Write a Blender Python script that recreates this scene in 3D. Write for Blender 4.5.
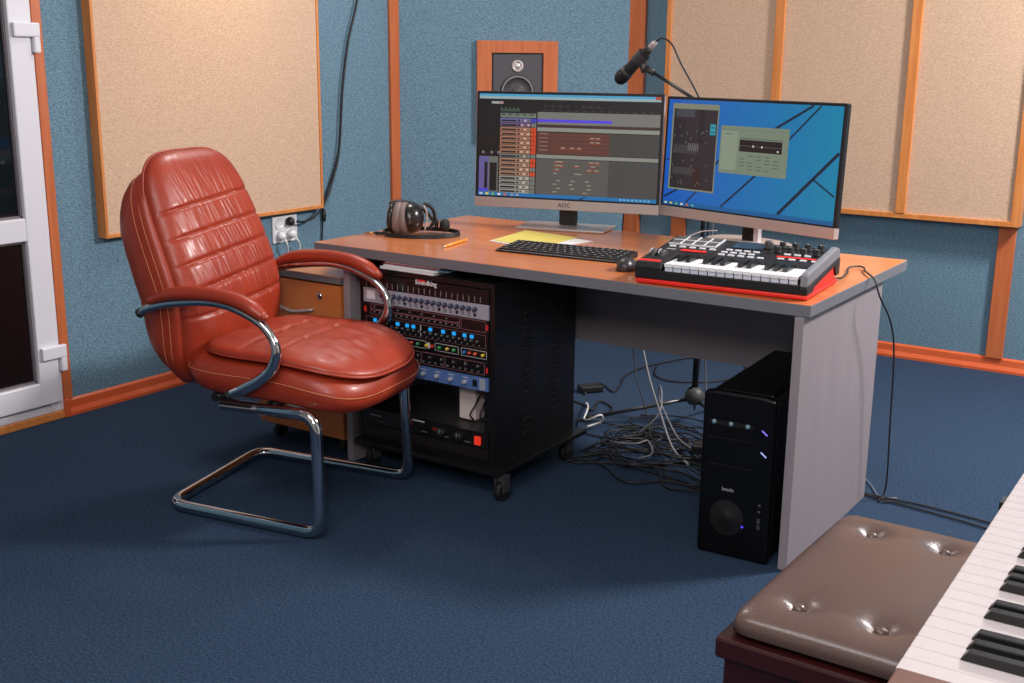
import bpy, bmesh, math, random
from math import sin, cos, pi, radians as R
from mathutils import Vector, Matrix, noise
random.seed(7)
C = bpy.context.scene.collection
sc = bpy.context.scene
for o in list(bpy.data.objects): bpy.data.objects.remove(o)

# ------------------------------------------------------------ camera, world, lights, exposure
cam = bpy.data.cameras.new('camera'); camo = bpy.data.objects.new('camera', cam); C.objects.link(camo)
F, YAW, PITCH, ROLL = 1155.925, -0.592, 0.24, 0.010
cam.sensor_width = 36; cam.lens = F*36/1024; cam.clip_start = .05
fw = Vector((sin(YAW)*cos(PITCH), cos(YAW)*cos(PITCH), -sin(PITCH)))
rt = Vector((cos(YAW), -sin(YAW), 0)); up = rt.cross(fw)
r2 = cos(ROLL)*rt + sin(ROLL)*up; u2 = -sin(ROLL)*rt + cos(ROLL)*up
camo.matrix_world = Matrix(((r2.x,u2.x,-fw.x,2.758),(r2.y,u2.y,-fw.y,-2.874),(r2.z,u2.z,-fw.z,1.367),(0,0,0,1)))
sc.camera = camo
w = bpy.data.worlds.new('world'); sc.world = w; w.use_nodes = True
w.node_tree.nodes['Background'].inputs[0].default_value = (.8,.85,1,1)
w.node_tree.nodes['Background'].inputs[1].default_value = .15
sc.view_settings.view_transform = 'Standard'; sc.view_settings.look = 'None'
sc.view_settings.gamma = 1; sc.view_settings.use_curve_mapping = False
sc.view_settings.exposure = 0.0
def area(name, loc, target, size, power, col, sy=None):
    l = bpy.data.lights.new(name, 'AREA'); l.energy = power; l.color = col
    l.shape = 'RECTANGLE'; l.size = size; l.size_y = sy or size
    o = bpy.data.objects.new(name, l); C.objects.link(o); o.location = loc
    o.rotation_euler = (Vector(target)-Vector(loc)).to_track_quat('-Z','Y').to_euler(); return o
area('ceiling_light_main', (3.1,1.65,2.72), (1.7,.5,.3), .5, 190, (1,.95,.93))
area('ceiling_light_left', (-.25,1.0,2.74), (.1,.2,0), .4, 20, (1,.93,.9))
area('fill_light', (1.6,-1.9,2.74), (1.5,.6,.3), 1.4, 46, (1,.965,.97))  # added fill lamp without a fixture, brightens the rack front and back wall
area('flash_light', (3.0,-3.3,2.2), (.7,.8,.7), .5, 38, (1,.965,.97))
sp = bpy.data.lights.new('wall_spot','SPOT'); sp.energy = 12; sp.color=(1,.75,.4); sp.spot_size=R(75); sp.spot_blend=1; sp.shadow_soft_size=.05
spo = bpy.data.objects.new('wall_spot', sp); C.objects.link(spo); spo.location=(-.7,.52,2.25)
spo.rotation_euler = (Vector((-1.05,.5,1.55))-Vector((-.7,.52,2.25))).to_track_quat('-Z','Y').to_euler()

# ------------------------------------------------------------ materials
def lin(c):
    f = lambda v: (v/255/12.92) if v/255 <= .04045 else ((v/255+.055)/1.055)**2.4
    return (f(c[0]), f(c[1]), f(c[2]), 1)
MATS = {}
def mat(name, col, rough=.5, metal=0, emit=0, bump=0, scale=100, stretch=(1,1,1), col2=None, mixs=None, coat=0, spec=.5, detail=4, wave=None):
    if name in MATS: return MATS[name]
    m = bpy.data.materials.new(name); m.use_nodes = True; nt = m.node_tree; N = nt.nodes; Lk = nt.links
    b = N['Principled BSDF']
    b.inputs['Base Color'].default_value = lin(col); b.inputs['Roughness'].default_value = rough
    b.inputs['Metallic'].default_value = metal; b.inputs['Specular IOR Level'].default_value = spec
    if coat: b.inputs['Coat Weight'].default_value = coat; b.inputs['Coat Roughness'].default_value = .15
    if emit:
        b.inputs['Emission Color'].default_value = lin(col); b.inputs['Emission Strength'].default_value = emit
        b.inputs['Base Color'].default_value = (.01,.01,.01,1)
    if bump or col2:
        tc = N.new('ShaderNodeTexCoord'); mp = N.new('ShaderNodeMapping'); mp.inputs['Scale'].default_value = stretch
        Lk.new(tc.outputs['Object'], mp.inputs['Vector'])
        nz = N.new('ShaderNodeTexNoise'); nz.inputs['Scale'].default_value = scale; nz.inputs['Detail'].default_value = detail
        Lk.new(mp.outputs[0], nz.inputs['Vector'])
        fac = nz.outputs['Fac']
        if wave:
            wv = N.new('ShaderNodeTexWave'); wv.bands_direction = wave[0]; wv.inputs['Scale'].default_value = wave[1]
            wv.inputs['Distortion'].default_value = wave[2]; wv.inputs['Detail'].default_value = 3
            Lk.new(mp.outputs[0], wv.inputs['Vector']); fac = wv.outputs['Fac']
        if col2:
            n2 = N.new('ShaderNodeTexNoise'); n2.inputs['Scale'].default_value = mixs or scale; n2.inputs['Detail'].default_value = 5
            Lk.new(mp.outputs[0], n2.inputs['Vector'])
            cr = N.new('ShaderNodeValToRGB'); cr.color_ramp.elements[0].position = .35; cr.color_ramp.elements[1].position = .65
            cr.color_ramp.elements[0].color = lin(col); cr.color_ramp.elements[1].color = lin(col2)
            Lk.new(fac if wave else n2.outputs['Fac'], cr.inputs[0]); Lk.new(cr.outputs[0], b.inputs['Base Color'])
        if bump:
            bp = N.new('ShaderNodeBump'); bp.inputs['Strength'].default_value = bump; bp.inputs['Distance'].default_value = .003
            Lk.new(fac, bp.inputs['Height']); Lk.new(bp.outputs[0], b.inputs['Normal'])
    MATS[name] = m; return m
leather = mat('leather', (150,46,23), .42, bump=.2, scale=260, col2=(163,56,30), mixs=7, coat=.1)
leather_tan = mat('leather_tan', (190,96,50), .36, bump=.25, scale=260, coat=.25)
thread = mat('stitching', (225,150,105), .7)
chrome = mat('chrome', (205,205,208), .08, 1)
carpet = mat('carpet', (37,51,71), .95, bump=.8, scale=300, col2=(56,75,99), mixs=150, spec=.08, detail=8)
wallm = mat('wall_cover', (88,119,140), .9, bump=.8, scale=130, stretch=(1,1,2.6), col2=(122,153,170), mixs=90, spec=.15)
burlap = mat('burlap', (194,162,136), .95, bump=.7, scale=110, stretch=(1,1,5), col2=(222,193,168), mixs=100, spec=.1)
ceilm = mat('ceiling_paint', (225,222,215), .9)
trimw = mat('beech_trim', (204,124,62), .4, scale=8, col2=(218,142,78), stretch=(8,8,.6), bump=.05, mixs=6)
postw = mat('post_wood', (186,98,56), .4, scale=8, col2=(200,112,66), stretch=(8,8,.6), bump=.05, mixs=6)
basew = mat('baseboard', (206,88,46), .35, scale=8, col2=(214,100,56), mixs=5)
desktopm = mat('cherry_laminate', (204,120,70), .2, scale=6, col2=(218,138,88), stretch=(.5,5,1), mixs=2.5, coat=.25)
pedm = mat('pedestal_laminate', (196,112,58), .35, scale=6, col2=(206,122,66), stretch=(1,1,8), mixs=3)
greye = mat('grey_edge', (112,112,118), .5)
greyp = mat('grey_panel', (142,133,137), .5, scale=5, col2=(147,138,142), stretch=(4,4,.6), mixs=4)
black = mat('black_metal', (20,17,18), .35)
blackp = mat('black_plastic', (26,25,27), .42)
blackg = mat('black_gloss', (10,9,10), .28, spec=.35)
rubber = mat('rubber', (16,16,17), .7)
dgrey = mat('dark_grey', (62,60,62), .5)
white = mat('white_plastic', (232,232,236), .3)
pvc = mat('pvc', (226,226,234), .3)
silver = mat('silver', (198,188,186), .35, .5)
silverd = mat('silver_faceplate', (172,174,186), .4, .2)
red = mat('red_plastic', (232,40,26), .4)
cushm = mat('bench_leather', (92,72,66), .3, bump=.2, scale=300, coat=.15)
mahog = mat('mahogany', (44,14,16), .3, scale=6, col2=(56,18,18), stretch=(1,6,1), mixs=4, coat=.3)
brownw = mat('piano_wood', (110,76,66), .4)
cream = mat('paper_white', (228,226,226), .8)
yellow = mat('paper_yellow', (212,196,96), .7)
pencilm = mat('pencil_orange', (240,156,40), .4)
gold = mat('gold', (215,160,70), .25, 1)
gl = mat('dark_glass', (18,26,30), .05)
cableb = mat('cable_black', (30,29,32), .5)
cablew = mat('cable_white', (222,220,218), .5)
cableg = mat('cable_grey', (128,126,128), .5)
velour = mat('velour', (128,112,110), .95, bump=.6, scale=400)

def E(n, c, s=1): return mat('glow_'+n, c, .4, emit=s)

# ------------------------------------------------------------ mesh builder
class MB:
    def __init__(s): s.bm = bmesh.new(); s.mats = []
    def mi(s, m):
        if m not in s.mats: s.mats.append(m)
        return s.mats.index(m)
    def face(s, vs, k, smooth=False):
        try: f = s.bm.faces.new(vs)
        except ValueError: return
        f.material_index = k; f.smooth = smooth
    def box(s, a, b, m, M=None):
        k = s.mi(m); x0,y0,z0 = a; x1,y1,z1 = b
        v = [Vector(p) for p in ((x0,y0,z0),(x1,y0,z0),(x1,y1,z0),(x0,y1,z0),(x0,y0,z1),(x1,y0,z1),(x1,y1,z1),(x0,y1,z1))]
        if M is not None: v = [M @ p for p in v]
        v = [s.bm.verts.new(p) for p in v]
        for q in ((0,3,2,1),(4,5,6,7),(0,1,5,4),(1,2,6,5),(2,3,7,6),(3,0,4,7)): s.face([v[i] for i in q], k)
        return s
    def prism(s, poly, ax, a, b, m):    # polygon (2D) extruded along axis ax from a to b
        k = s.mi(m)
        def P(p, t):
            return {'x': (t,p[0],p[1]), 'y': (p[0],t,p[1]), 'z': (p[0],p[1],t)}[ax]
        A = [s.bm.verts.new(P(p,a)) for p in poly]; B = [s.bm.verts.new(P(p,b)) for p in poly]
        n = len(poly)
        s.face(A[::-1], k); s.face(B, k)
        for i in range(n): s.face([A[i],A[(i+1)%n],B[(i+1)%n],B[i]], k)
        return s
    def tube(s, pts, r, m, seg=10, closed=False, flat=1, caps=True):
        k = s.mi(m); pts = [Vector(p) for p in pts]; n = len(pts); rings = []
        T = []
        for i in range(n):
            if closed: t = pts[(i+1)%n]-pts[i-1]
            else: t = pts[min(i+1,n-1)]-pts[max(i-1,0)]
            T.append(t.normalized())
        ref = Vector((0,0,1)) if abs(T[0].z) < .9 else Vector((0,1,0))
        nrm = (ref - T[0]*ref.dot(T[0])).normalized()
        for i in range(n):
            nrm = (nrm - T[i]*nrm.dot(T[i])).normalized(); bn = T[i].cross(nrm)
            ri = r[i] if isinstance(r,(list,tuple)) else r
            rings.append([s.bm.verts.new(pts[i]+nrm*cos(2*pi*j/seg)*ri+bn*sin(2*pi*j/seg)*ri*flat) for j in range(seg)])
        for i in range(n if closed else n-1):
            a, b = rings[i], rings[(i+1)%n]
            for j in range(seg): s.face([a[j],a[(j+1)%seg],b[(j+1)%seg],b[j]], k, True)
        if not closed and caps: s.face(rings[0][::-1], k); s.face(rings[-1], k)
        return s
    def cyl(s, p0, p1, r, m, seg=16, r1=None):
        r1 = r if r1 is None else r1
        return s.tube([p0,p1], [r,r1], m, seg)
    def lathe(s, prof, org, axis, m, seg=24):   # prof: (radius, height)
        k = s.mi(m); axis = Vector(axis).normalized(); org = Vector(org)
        ref = Vector((0,0,1)) if abs(axis.z) < .9 else Vector((1,0,0))
        a = (ref-axis*ref.dot(axis)).normalized(); b = axis.cross(a); rings = []
        for r, h in prof:
            c = org+axis*h
            if r < 1e-6: rings.append([s.bm.verts.new(c)])
            else: rings.append([s.bm.verts.new(c+a*r*cos(2*pi*j/seg)+b*r*sin(2*pi*j/seg)) for j in range(seg)])
        for p, q in zip(rings, rings[1:]):
            for j in range(seg):
                j2 = (j+1)%seg
                if len(p)==1 and len(q)==1: continue
                if len(p)==1: s.face([p[0],q[j],q[j2]], k, True)
                elif len(q)==1: s.face([p[j],q[0],p[j2]][::-1], k, True)
                else: s.face([p[j],p[j2],q[j2],q[j]], k, True)
        return s
    def pillow(s, outline, top, bot, mp, m, N=40):
        k = s.mi(m); V = {}
        def pt(i, j):
            x = 2*i/N-1; y = 2*j/N-1; r = max(abs(x),abs(y))
            if r < 1e-9: return 0,0,0
            th = math.atan2(y,x); a,b = outline(th); return a*r,b*r,r
        for side, fn in ((1,top),(-1,bot)):
            for i in range(N+1):
                for j in range(N+1):
                    a,b,r = pt(i,j)
                    if r > 1-1e-9 and side == -1: V[(side,i,j)] = V[(1,i,j)]; continue
                    V[(side,i,j)] = s.bm.verts.new(mp(a,b,fn(a,b,r)))
            for i in range(N):
                for j in range(N):
                    q = [V[(side,i,j)],V[(side,i+1,j)],V[(side,i+1,j+1)],V[(side,i,j+1)]]
                    s.face(q if side==1 else q[::-1], k, True)
        return s
    def build(s, name, parent=None, bevel=0, loc=None, rot=None, subs=0, fixn=True):
        if fixn: bmesh.ops.recalc_face_normals(s.bm, faces=s.bm.faces)
        me = bpy.data.meshes.new(name); s.bm.to_mesh(me); s.bm.free()
        for m in s.mats: me.materials.append(m)
        o = bpy.data.objects.new(name, me); C.objects.link(o)
        if parent: o.parent = parent
        if loc: o.location = loc
        if rot: o.rotation_euler = rot
        if bevel:
            b = o.modifiers.new('bevel','BEVEL'); b.width = bevel; b.segments = 2; b.limit_method = 'ANGLE'; b.angle_limit = R(40)
        if subs:
            b = o.modifiers.new('sub','SUBSURF'); b.levels = subs; b.render_levels = subs
        return o
def fillet(pts, rad, n=6):
    pts = [Vector(p) for p in pts]; out = [pts[0]]
    for i in range(1, len(pts)-1):
        p = pts[i]; a = pts[i-1]-p; b = pts[i+1]-p
        rr = min(rad if not isinstance(rad,(list,tuple)) else rad[i], a.length*.48, b.length*.48)
        A = p+a.normalized()*rr; B = p+b.normalized()*rr
        for k in range(n+1):
            t = k/n; out.append(A*(1-t)**2+p*2*t*(1-t)+B*t*t)
    out.append(pts[-1]); return out
def smooth_path(pts, n=8):
    pts = [Vector(p) for p in pts]; P = [pts[0]*2-pts[1]]+pts+[pts[-1]*2-pts[-2]]; out = []
    for i in range(1, len(P)-2):
        a,b,c,d = P[i-1:i+3]
        for k in range(n):
            t = k/n
            out.append(.5*((2*b)+(c-a)*t+(2*a-5*b+4*c-d)*t*t+(3*b-a-3*c+d)*t**3))
    out.append(pts[-1]); return out
def text_mb(mb, s, size, M, m, depth=.0006, align='CENTER', bold=0):
    cu = bpy.data.curves.new('t','FONT'); cu.body = s; cu.size = size; cu.extrude = depth; cu.align_x = align; cu.align_y = 'CENTER'; cu.resolution_u = 2; cu.offset = bold
    o = bpy.data.objects.new('t', cu); C.objects.link(o)
    me = bpy.data.meshes.new_from_object(o.evaluated_get(bpy.context.evaluated_depsgraph_get()))
    k = mb.mi(m); vs = [mb.bm.verts.new(M @ v.co) for v in me.vertices]
    for p in me.polygons: mb.face([vs[i] for i in p.vertices], k)
    bpy.data.objects.remove(o); bpy.data.curves.remove(cu); bpy.data.meshes.remove(me)
def tag(o, label, cat, group=None, kind=None):
    o['label'] = label; o['category'] = cat
    if group: o['group'] = group
    if kind: o['kind'] = kind
    return o
def thing(name, label, cat, loc=(0,0,0), rz=0, group=None):
    o = bpy.data.objects.new(name, None); C.objects.link(o); o.location = loc; o.rotation_euler = (0,0,rz); o.empty_display_size = .05
    return tag(o, label, cat, group)
def struct(mb, name, label=None, cat=None, **kw):
    o = mb.build(name, **kw)
    if not kw.get('parent'):
        o['kind'] = 'structure'
        if label: o['label'] = label
        o['category'] = cat or name.split('_')[0]
    return o
def superell(n, ax, ay):
    def f(th):
        c, s_ = cos(th), sin(th); r = (abs(c)**n+abs(s_)**n)**(-1/n)
        return ax*r*c, ay*r*s_
    return f
XF = lambda *c: Matrix(((c[0][0],c[1][0],c[2][0],c[3][0]),(c[0][1],c[1][1],c[2][1],c[3][1]),(c[0][2],c[1][2],c[2][2],c[3][2]),(0,0,0,1)))

# ------------------------------------------------------------ room
X0, X1, Y0, Y1, Z1 = -1.08, 4.6, -4.6, 2.6, 2.8
CH0 = (-1.08, 1.77); CH1 = (-.16, 2.6)
struct(MB().prism([(X0,Y0),(X1,Y0),(X1,Y1),CH1,CH0], 'z', -.1, 0, carpet), 'floor', 'dark blue carpet floor')
struct(MB().prism([(X0,Y0),(X1,Y0),(X1,Y1),CH1,CH0], 'z', Z1, Z1+.1, ceilm), 'ceiling', 'white ceiling of the studio')
# left wall with a door opening from y=-1.15 to -.30
lw = MB().box((X0-.12,Y0,0),(X0,-1.16,Z1), wallm).box((X0-.12,-.275,0),(X0,1.77,Z1), wallm).box((X0-.12,-1.16,2.1),(X0,-.275,Z1), wallm)
struct(lw, 'wall_left', 'blue textured wall at the left with the white door')
dx, dy = CH1[0]-CH0[0], CH1[1]-CH0[1]; L = math.hypot(dx,dy); ux, uy = dx/L, dy/L; nx, ny = uy, -ux
def chp(s, d): return (CH0[0]+ux*s+nx*d, CH0[1]+uy*s+ny*d)
struct(MB().prism([chp(-.03,0),chp(L+.03,0),chp(L+.03,-.12),chp(-.03,-.12)], 'z', 0, Z1, wallm), 'wall_corner', 'angled blue textured wall across the corner behind the monitors')
struct(MB().box((CH1[0],Y1,0),(X1,Y1+.12,Z1), wallm), 'wall_back', 'blue textured wall behind the desk at the right')
struct(MB().box((X1,Y0,0),(X1+.12,Y1,Z1), ceilm), 'wall_right', 'pale wall at the right')
struct(MB().box((X0,Y0-.12,0),(X1,Y0,Z1), ceilm), 'wall_front', 'pale wall behind the camera')
bprof = lambda t: [(0,0),(t,0),(t,.012),(t*.55,.03),(t*.45,.058),(0,.066)]
struct(MB().prism([(X0+a,b) for a,b in bprof(.022)], 'y', -.27, 1.745, basew), 'baseboard_left', 'orange-red baseboard along the left wall')
mb = MB(); mb.box((0,0,0),(L,.02,.064), basew, M=XF((ux,uy,0),(nx,ny,0),(0,0,1),(CH0[0],CH0[1],0)))
struct(mb, 'baseboard_corner', 'orange-red baseboard along the angled wall')
struct(MB().prism([(Y1-a,b) for a,b in bprof(.022)], 'x', CH1[0], X1, basew), 'baseboard_back', 'orange-red baseboard along the back wall')
struct(MB().box((X0,1.70,.066),(X0+.018,1.768,Z1), postw), 'trim_1', 'tall wooden post where the left wall meets the angled wall', bevel=.003)
struct(MB().box((CH1[0]-.04,Y1-.03,.066),(CH1[0]+.055,Y1-.005,Z1), postw), 'trim_2', 'tall wooden post left of the back wall panels', bevel=.003)
struct(MB().box((.083,Y1-.02,.066),(.163,Y1,.67), postw), 'trim_3', 'short wooden post under the left end of the back wall panel', bevel=.003)
struct(MB().box((1.695,Y1-.02,.062),(1.768,Y1,.67), postw), 'trim_4', 'short wooden post under the right end of the back wall panel', bevel=.003)
# door
d = MB()
DY0, DY1, DZ = -1.16, -.285, 2.1
fx = X0+.012
for a,b in (((X0-.06,DY1-.055,.03),(fx,DY1,DZ)), ((X0-.06,DY0,.03),(fx,DY0+.055,DZ)), ((X0-.06,DY0+.055,DZ-.055),(fx,DY1-.055,DZ)), ((X0-.06,DY0+.055,.03),(fx,DY1-.055,.06))): d.box(a,b,pvc)
door = struct(d, 'door_1', 'white plastic glazed door at the left edge', 'door', bevel=.004)
lf = MB(); ly0, ly1 = DY0+.05, DY1-.02; lx0, lx1 = X0-.05, X0+.03
for a,b in (((lx0,ly1-.085,.07),(lx1,ly1,DZ-.04)), ((lx0,ly0,.07),(lx1,ly0+.085,DZ-.04)), ((lx0,ly0+.085,DZ-.12),(lx1,ly1-.085,DZ-.04)), ((lx0,ly0+.085,.07),(lx1,ly1-.085,.16)), ((lx0,ly0+.085,.70),(lx1,ly1-.085,.785))): lf.box(a,b,pvc)
lfo = struct(lf, 'door_leaf', parent=door, bevel=.005)
struct(MB().box((X0-.01,ly0+.08,.78),(X0+.0,ly1-.08,DZ-.115), gl), 'upper_glass', parent=door)
struct(MB().box((X0-.01,ly0+.08,.155),(X0+.0,ly1-.08,.705), mat('black_pane',(22,12,12),.25)), 'lower_panel', parent=door)
g = MB()
for z0,z1 in ((.16,.70),(.785,DZ-.12)):
    for a,b in (((X0,ly1-.093,z0),(X0+.012,ly1-.085,z1)),((X0,ly0+.085,z0),(X0+.012,ly0+.093,z1)),((X0,ly0+.085,z0),(X0+.012,ly1-.085,z0+.008)),((X0,ly0+.085,z1-.008),(X0+.012,ly1-.085,z1))): g.box(a,b,mat('gasket',(120,112,116),.6))
struct(g, 'gasket', parent=door)
for zc in (.245, 1.425):
    struct(MB().box((lx1-.002,ly1-.075,zc-.0),(lx1+.016,ly1+.03,zc+.05),pvc).box((fx,ly1+.004,zc-.055),(lx1+.014,ly1+.03,zc+.03),pvc), 'hinge', parent=door, bevel=.005)
struct(MB().box((X0,-.285,.066),(X0+.016,-.247,Z1-.5), postw), 'trim_5', 'narrow wooden trim beside the white door', bevel=.002)
struct(MB().box((X0,-.288,0),(X0+.026,-.266,.07), basew), 'trim_6', 'orange-red end block of the baseboard by the door', bevel=.002)
struct(MB().box((X0-.06,DY0,0),(X0+.02,-.288,.03), trimw), 'trim_7', 'wooden threshold strip under the white door', bevel=.003)

# ------------------------------------------------------------ acoustic panels
p1 = thing('acoustic_panel', 'beige fabric acoustic panel in thin wooden frame hung on the left wall behind the chair', 'panel', (X0,.545,.672))
yy, hh, tt = .61, 1.6, .05
MB().box((.002,-yy+.012,.014),(tt-.006,yy-.012,hh-.014), burlap).build('fabric', p1)
for a,b in (((0,-yy,0),(tt,yy,.016)),((0,-yy,hh-.016),(tt,yy,hh)),((0,-yy,.016),(tt,-yy+.013,hh-.016)),((0,yy-.013,.016),(tt,yy,hh-.016))):
    MB().box(a,b,trimw).build('frame_rail', p1, bevel=.002)
p2 = thing('acoustic_panel', 'wide beige fabric panel in three wood-divided sections on the back wall', 'panel', (.04,Y1,.67))
W2, H2, T2 = 1.745, 1.7, .075
MB().box((.02,-T2+.012,.014),(W2-.02,-.002,H2-.014), burlap).build('fabric', p2)
for a,b in (((0,-T2,0),(W2,0,.024)),((0,-T2,H2-.024),(W2,0,H2)),((0,-T2,.024),(.026,0,H2-.024)),((W2-.036,-T2,.024),(W2,0,H2-.024))):
    MB().box(a,b,trimw).build('frame_rail', p2, bevel=.002)
for x0,x1 in ((.572,.616),(1.208,1.252)):
    MB().box((x0,-T2-.004,.024),(x1,-T2+.014,H2-.024),trimw).build('divider_strip', p2, bevel=.002)

# ------------------------------------------------------------ wall speaker in its frame
ang = math.atan2(dy,dx)
s0 = (-.778+1.08)*ux+(2.018-1.77)*uy+.01
fx0, fy0 = chp(s0+.21, 0)
fr = thing('speaker_frame', 'square orange-brown wooden frame on the angled wall around the speaker', 'frame', (fx0,fy0,.945), ang)
fw_, fh_, fb = .208, .51, .075
def mitre(x0,z0,x1,z1,X0_,Z0_,X1_,Z1_):
    pass
for poly in ([(-fw_,0),(fw_,0),(fw_-fb,fb),(-fw_+fb,fb)], [(fw_,0),(fw_,fh_),(fw_-fb,fh_-fb*.8),(fw_-fb,fb)], [(fw_,fh_),(-fw_,fh_),(-fw_+fb,fh_-fb*.8),(fw_-fb,fh_-fb*.8)], [(-fw_,fh_),(-fw_,0),(-fw_+fb,fb),(-fw_+fb,fh_-fb*.8)]):
    MB().prism(poly,'y',-.03,0,postw).build('frame_board', fr, bevel=.0015)
sp_ = thing('wall_speaker', 'dark grey two-way speaker set in the wooden wall frame above the left monitor', 'speaker', (fx0,fy0,.945), ang)
MB().box((-.126,-.022,.082),(.126,-.001,.444), mat('speaker_grey',(74,72,78),.5)).build('cabinet', sp_, bevel=.004)
MB().lathe([(0,.002),(.012,.006),(.014,.001),(.019,.001),(.0195,.004),(.022,.006),(.029,.006),(.031,0)],(0,-.023,.385),(0,-1,0),silver,28).build('tweeter', sp_)
MB().lathe([(.090,0),(.086,.006),(.078,.009),(.071,.006),(.068,.003),(.03,-.0),(.028,.002),(.016,.009),(0,.011)],(0,-.0235,.255),(0,-1,0),dgrey,36).build('woofer', sp_)
MB().tube([( .0775*cos(t*pi/18),-.033,.255+.0775*sin(t*pi/18)) for t in range(36)], .0022, silverd, 6, closed=True).build('woofer_ring', sp_)

# ------------------------------------------------------------ socket, plugs, wall cables
so = thing('wall_socket', 'white square wall outlet plate on the blue wall behind the chair', 'socket', (X0,.937,.595))
MB().box((0,-.078,-.062),(.010,.078,.062),white).build('plate', so, bevel=.004)
for yy_ in (-.038,.038):
    for zz in (-.03,.03):
        MB().lathe([(.030,0),(.031,.004),(.027,.005),(.025,.002),(0,.002)],(.010,yy_,zz),(1,0,0),white,24).build('outlet', so)
def plug(y,z,m,label,name='power_plug'):
    o = thing(name,label,'plug',(X0+.0195,y,z))
    MB().lathe([(0,-.004),(.019,-.004),(.021,.006),(.018,.018),(.010,.026),(.0,.028)],(0,0,0),(1,0,0),m,20).build('plug_head', o)
    return o
plug(.953,.628,blackp,'black power plug in the upper part of the white wall outlet')
plug(.895,.566,white,'round white power plug in the lower left of the wall outlet','power_plug')
plug(.962,.570,white,'round white power plug in the lower right of the wall outlet','power_plug')
def cable(name, pts, r, m, label, n=8, group=None, raw=False, seg=8):
    o = MB().tube(pts if raw else smooth_path(pts,n), r, m, seg).build(name)
    tag(o, label, 'cable', group); return o
xw = X0+.022
cable('power_cable',[(xw,1.48,1.95),(xw,1.46,1.66),(xw,1.385,1.443),(xw,1.335,1.212),(xw,1.30,.932),(xw+.003,1.235,.77),(xw+.012,1.175,.69),(xw+.02,1.105,.640),(xw+.026,1.03,.622),(xw+.028,.972,.628)],.0055,cableb,'black cable running down the blue wall and curving into the wall outlet')
cable('hanging_cable',[(xw-.014,1.50,1.95),(xw-.014,1.478,1.66),(xw-.014,1.40,1.443),(xw-.014,1.35,1.212),(xw-.014,1.315,.932),(xw-.012,1.22,.74),(xw-.012,1.19,.66),(xw-.012,1.185,.598),(xw-.012,1.175,.46),(xw-.012,1.172,.1)],.004,cableb,'thin black cable hanging down the wall with a small inline connector')
tag(MB().lathe([(0,0),(.008,.004),(.011,.02),(.011,.045),(.006,.06),(0,.062)],(xw-.006,1.188,.60),(0,0,1),blackp,14).build('cable_connector'),'small black inline connector on the cable hanging beside the outlet','connector')
cable('power_cable',[(X0+.047,.895,.552),(X0+.055,.90,.53),(X0+.045,.915,.49),(X0+.035,.925,.40),(X0+.03,.93,.2),(X0+.03,.93,.02)],.0042,cablew,'white cable hanging from the lower left plug of the wall outlet')
cable('power_cable',[(X0+.047,.962,.556),(X0+.060,.966,.54),(X0+.055,.982,.51),(X0+.045,.988,.40),(X0+.04,.99,.2),(X0+.04,.99,.02)],.0042,cablew,'white cable hanging from the lower right plug of the wall outlet')

# ------------------------------------------------------------ desk
W_, D_, H_ = 1.762, .888, .75
desk = thing('desk','large office desk with cherry laminate top and grey side panels','desk',(0,0,0))
db = MB().box((.002,.002,H_-.033),(W_-.002,D_-.002,H_-.0005),greye); db.build('tabletop_edge', desk, bevel=.002)
MB().box((.003,.003,H_-.0012),(W_-.003,D_-.003,H_),desktopm).build('tabletop', desk)
MB().box((1.719,-.0,0),(1.745,.685,H_-.034),greyp).build('side_panel', desk, bevel=.0015)
MB().box((.153,-.02,0),(.179,.685,H_-.034),greyp).build('side_panel', desk, bevel=.0015)
MB().box((.1795,.655,.377),(1.7185,.675,H_-.034),greyp).build('modesty_panel', desk)

# pedestal
pd = thing('drawer_pedestal','orange wooden drawer pedestal with dark top edge between chair and desk','cabinet',(-.28,-.01,0))
MB().box((0,.016,.062),(.415,.50,.618),pedm).build('body', pd)
MB().box((-.006,-.012,.62),(.42,.505,.6425),greye).build('top_edge', pd, bevel=.002)
MB().box((-.005,-.011,.6425),(.419,.504,.645),desktopm).build('top', pd)
for z0,z1 in ((.455,.612),(.262,.450),(.066,.257)):
    dr = MB().box((.003,-.004,z0),(.412,.0155,z1),pedm).build('drawer', pd, bevel=.0015)
    zc = z0+.055 if z0>.4 else (z0+z1)/2
    MB().tube(smooth_path([(.125,-.004,zc+.014),(.135,-.016,zc+.006),(.205,-.026,zc-.004),(.275,-.016,zc+.006),(.285,-.004,zc+.008)],5),.005,silver,8,flat=1.3).build('handle', dr)
    if z0>.4: MB().lathe([(0,.007),(.006,.007),(.011,.005),(.0125,0)],(.318,-.004,.569),(0,-1,0),chrome,18).build('lock', dr)
for x_,y_ in ((.05,.05),(.37,.05),(.05,.45),(.37,.45)):
    MB().cyl((x_-.012,y_,.024),(x_+.012,y_,.024),.024,rubber).cyl((x_,y_,.045),(x_,y_,.0615),.012,rubber).build('caster', pd)
tag(MB().box((0,0,0),(.06,.075,.018),blackp).build('power_adapter',loc=(-.275,.13,.6455),rot=(0,0,.05),bevel=.004),'small flat black box lying on the top of the wooden drawer pedestal','adapter')

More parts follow.
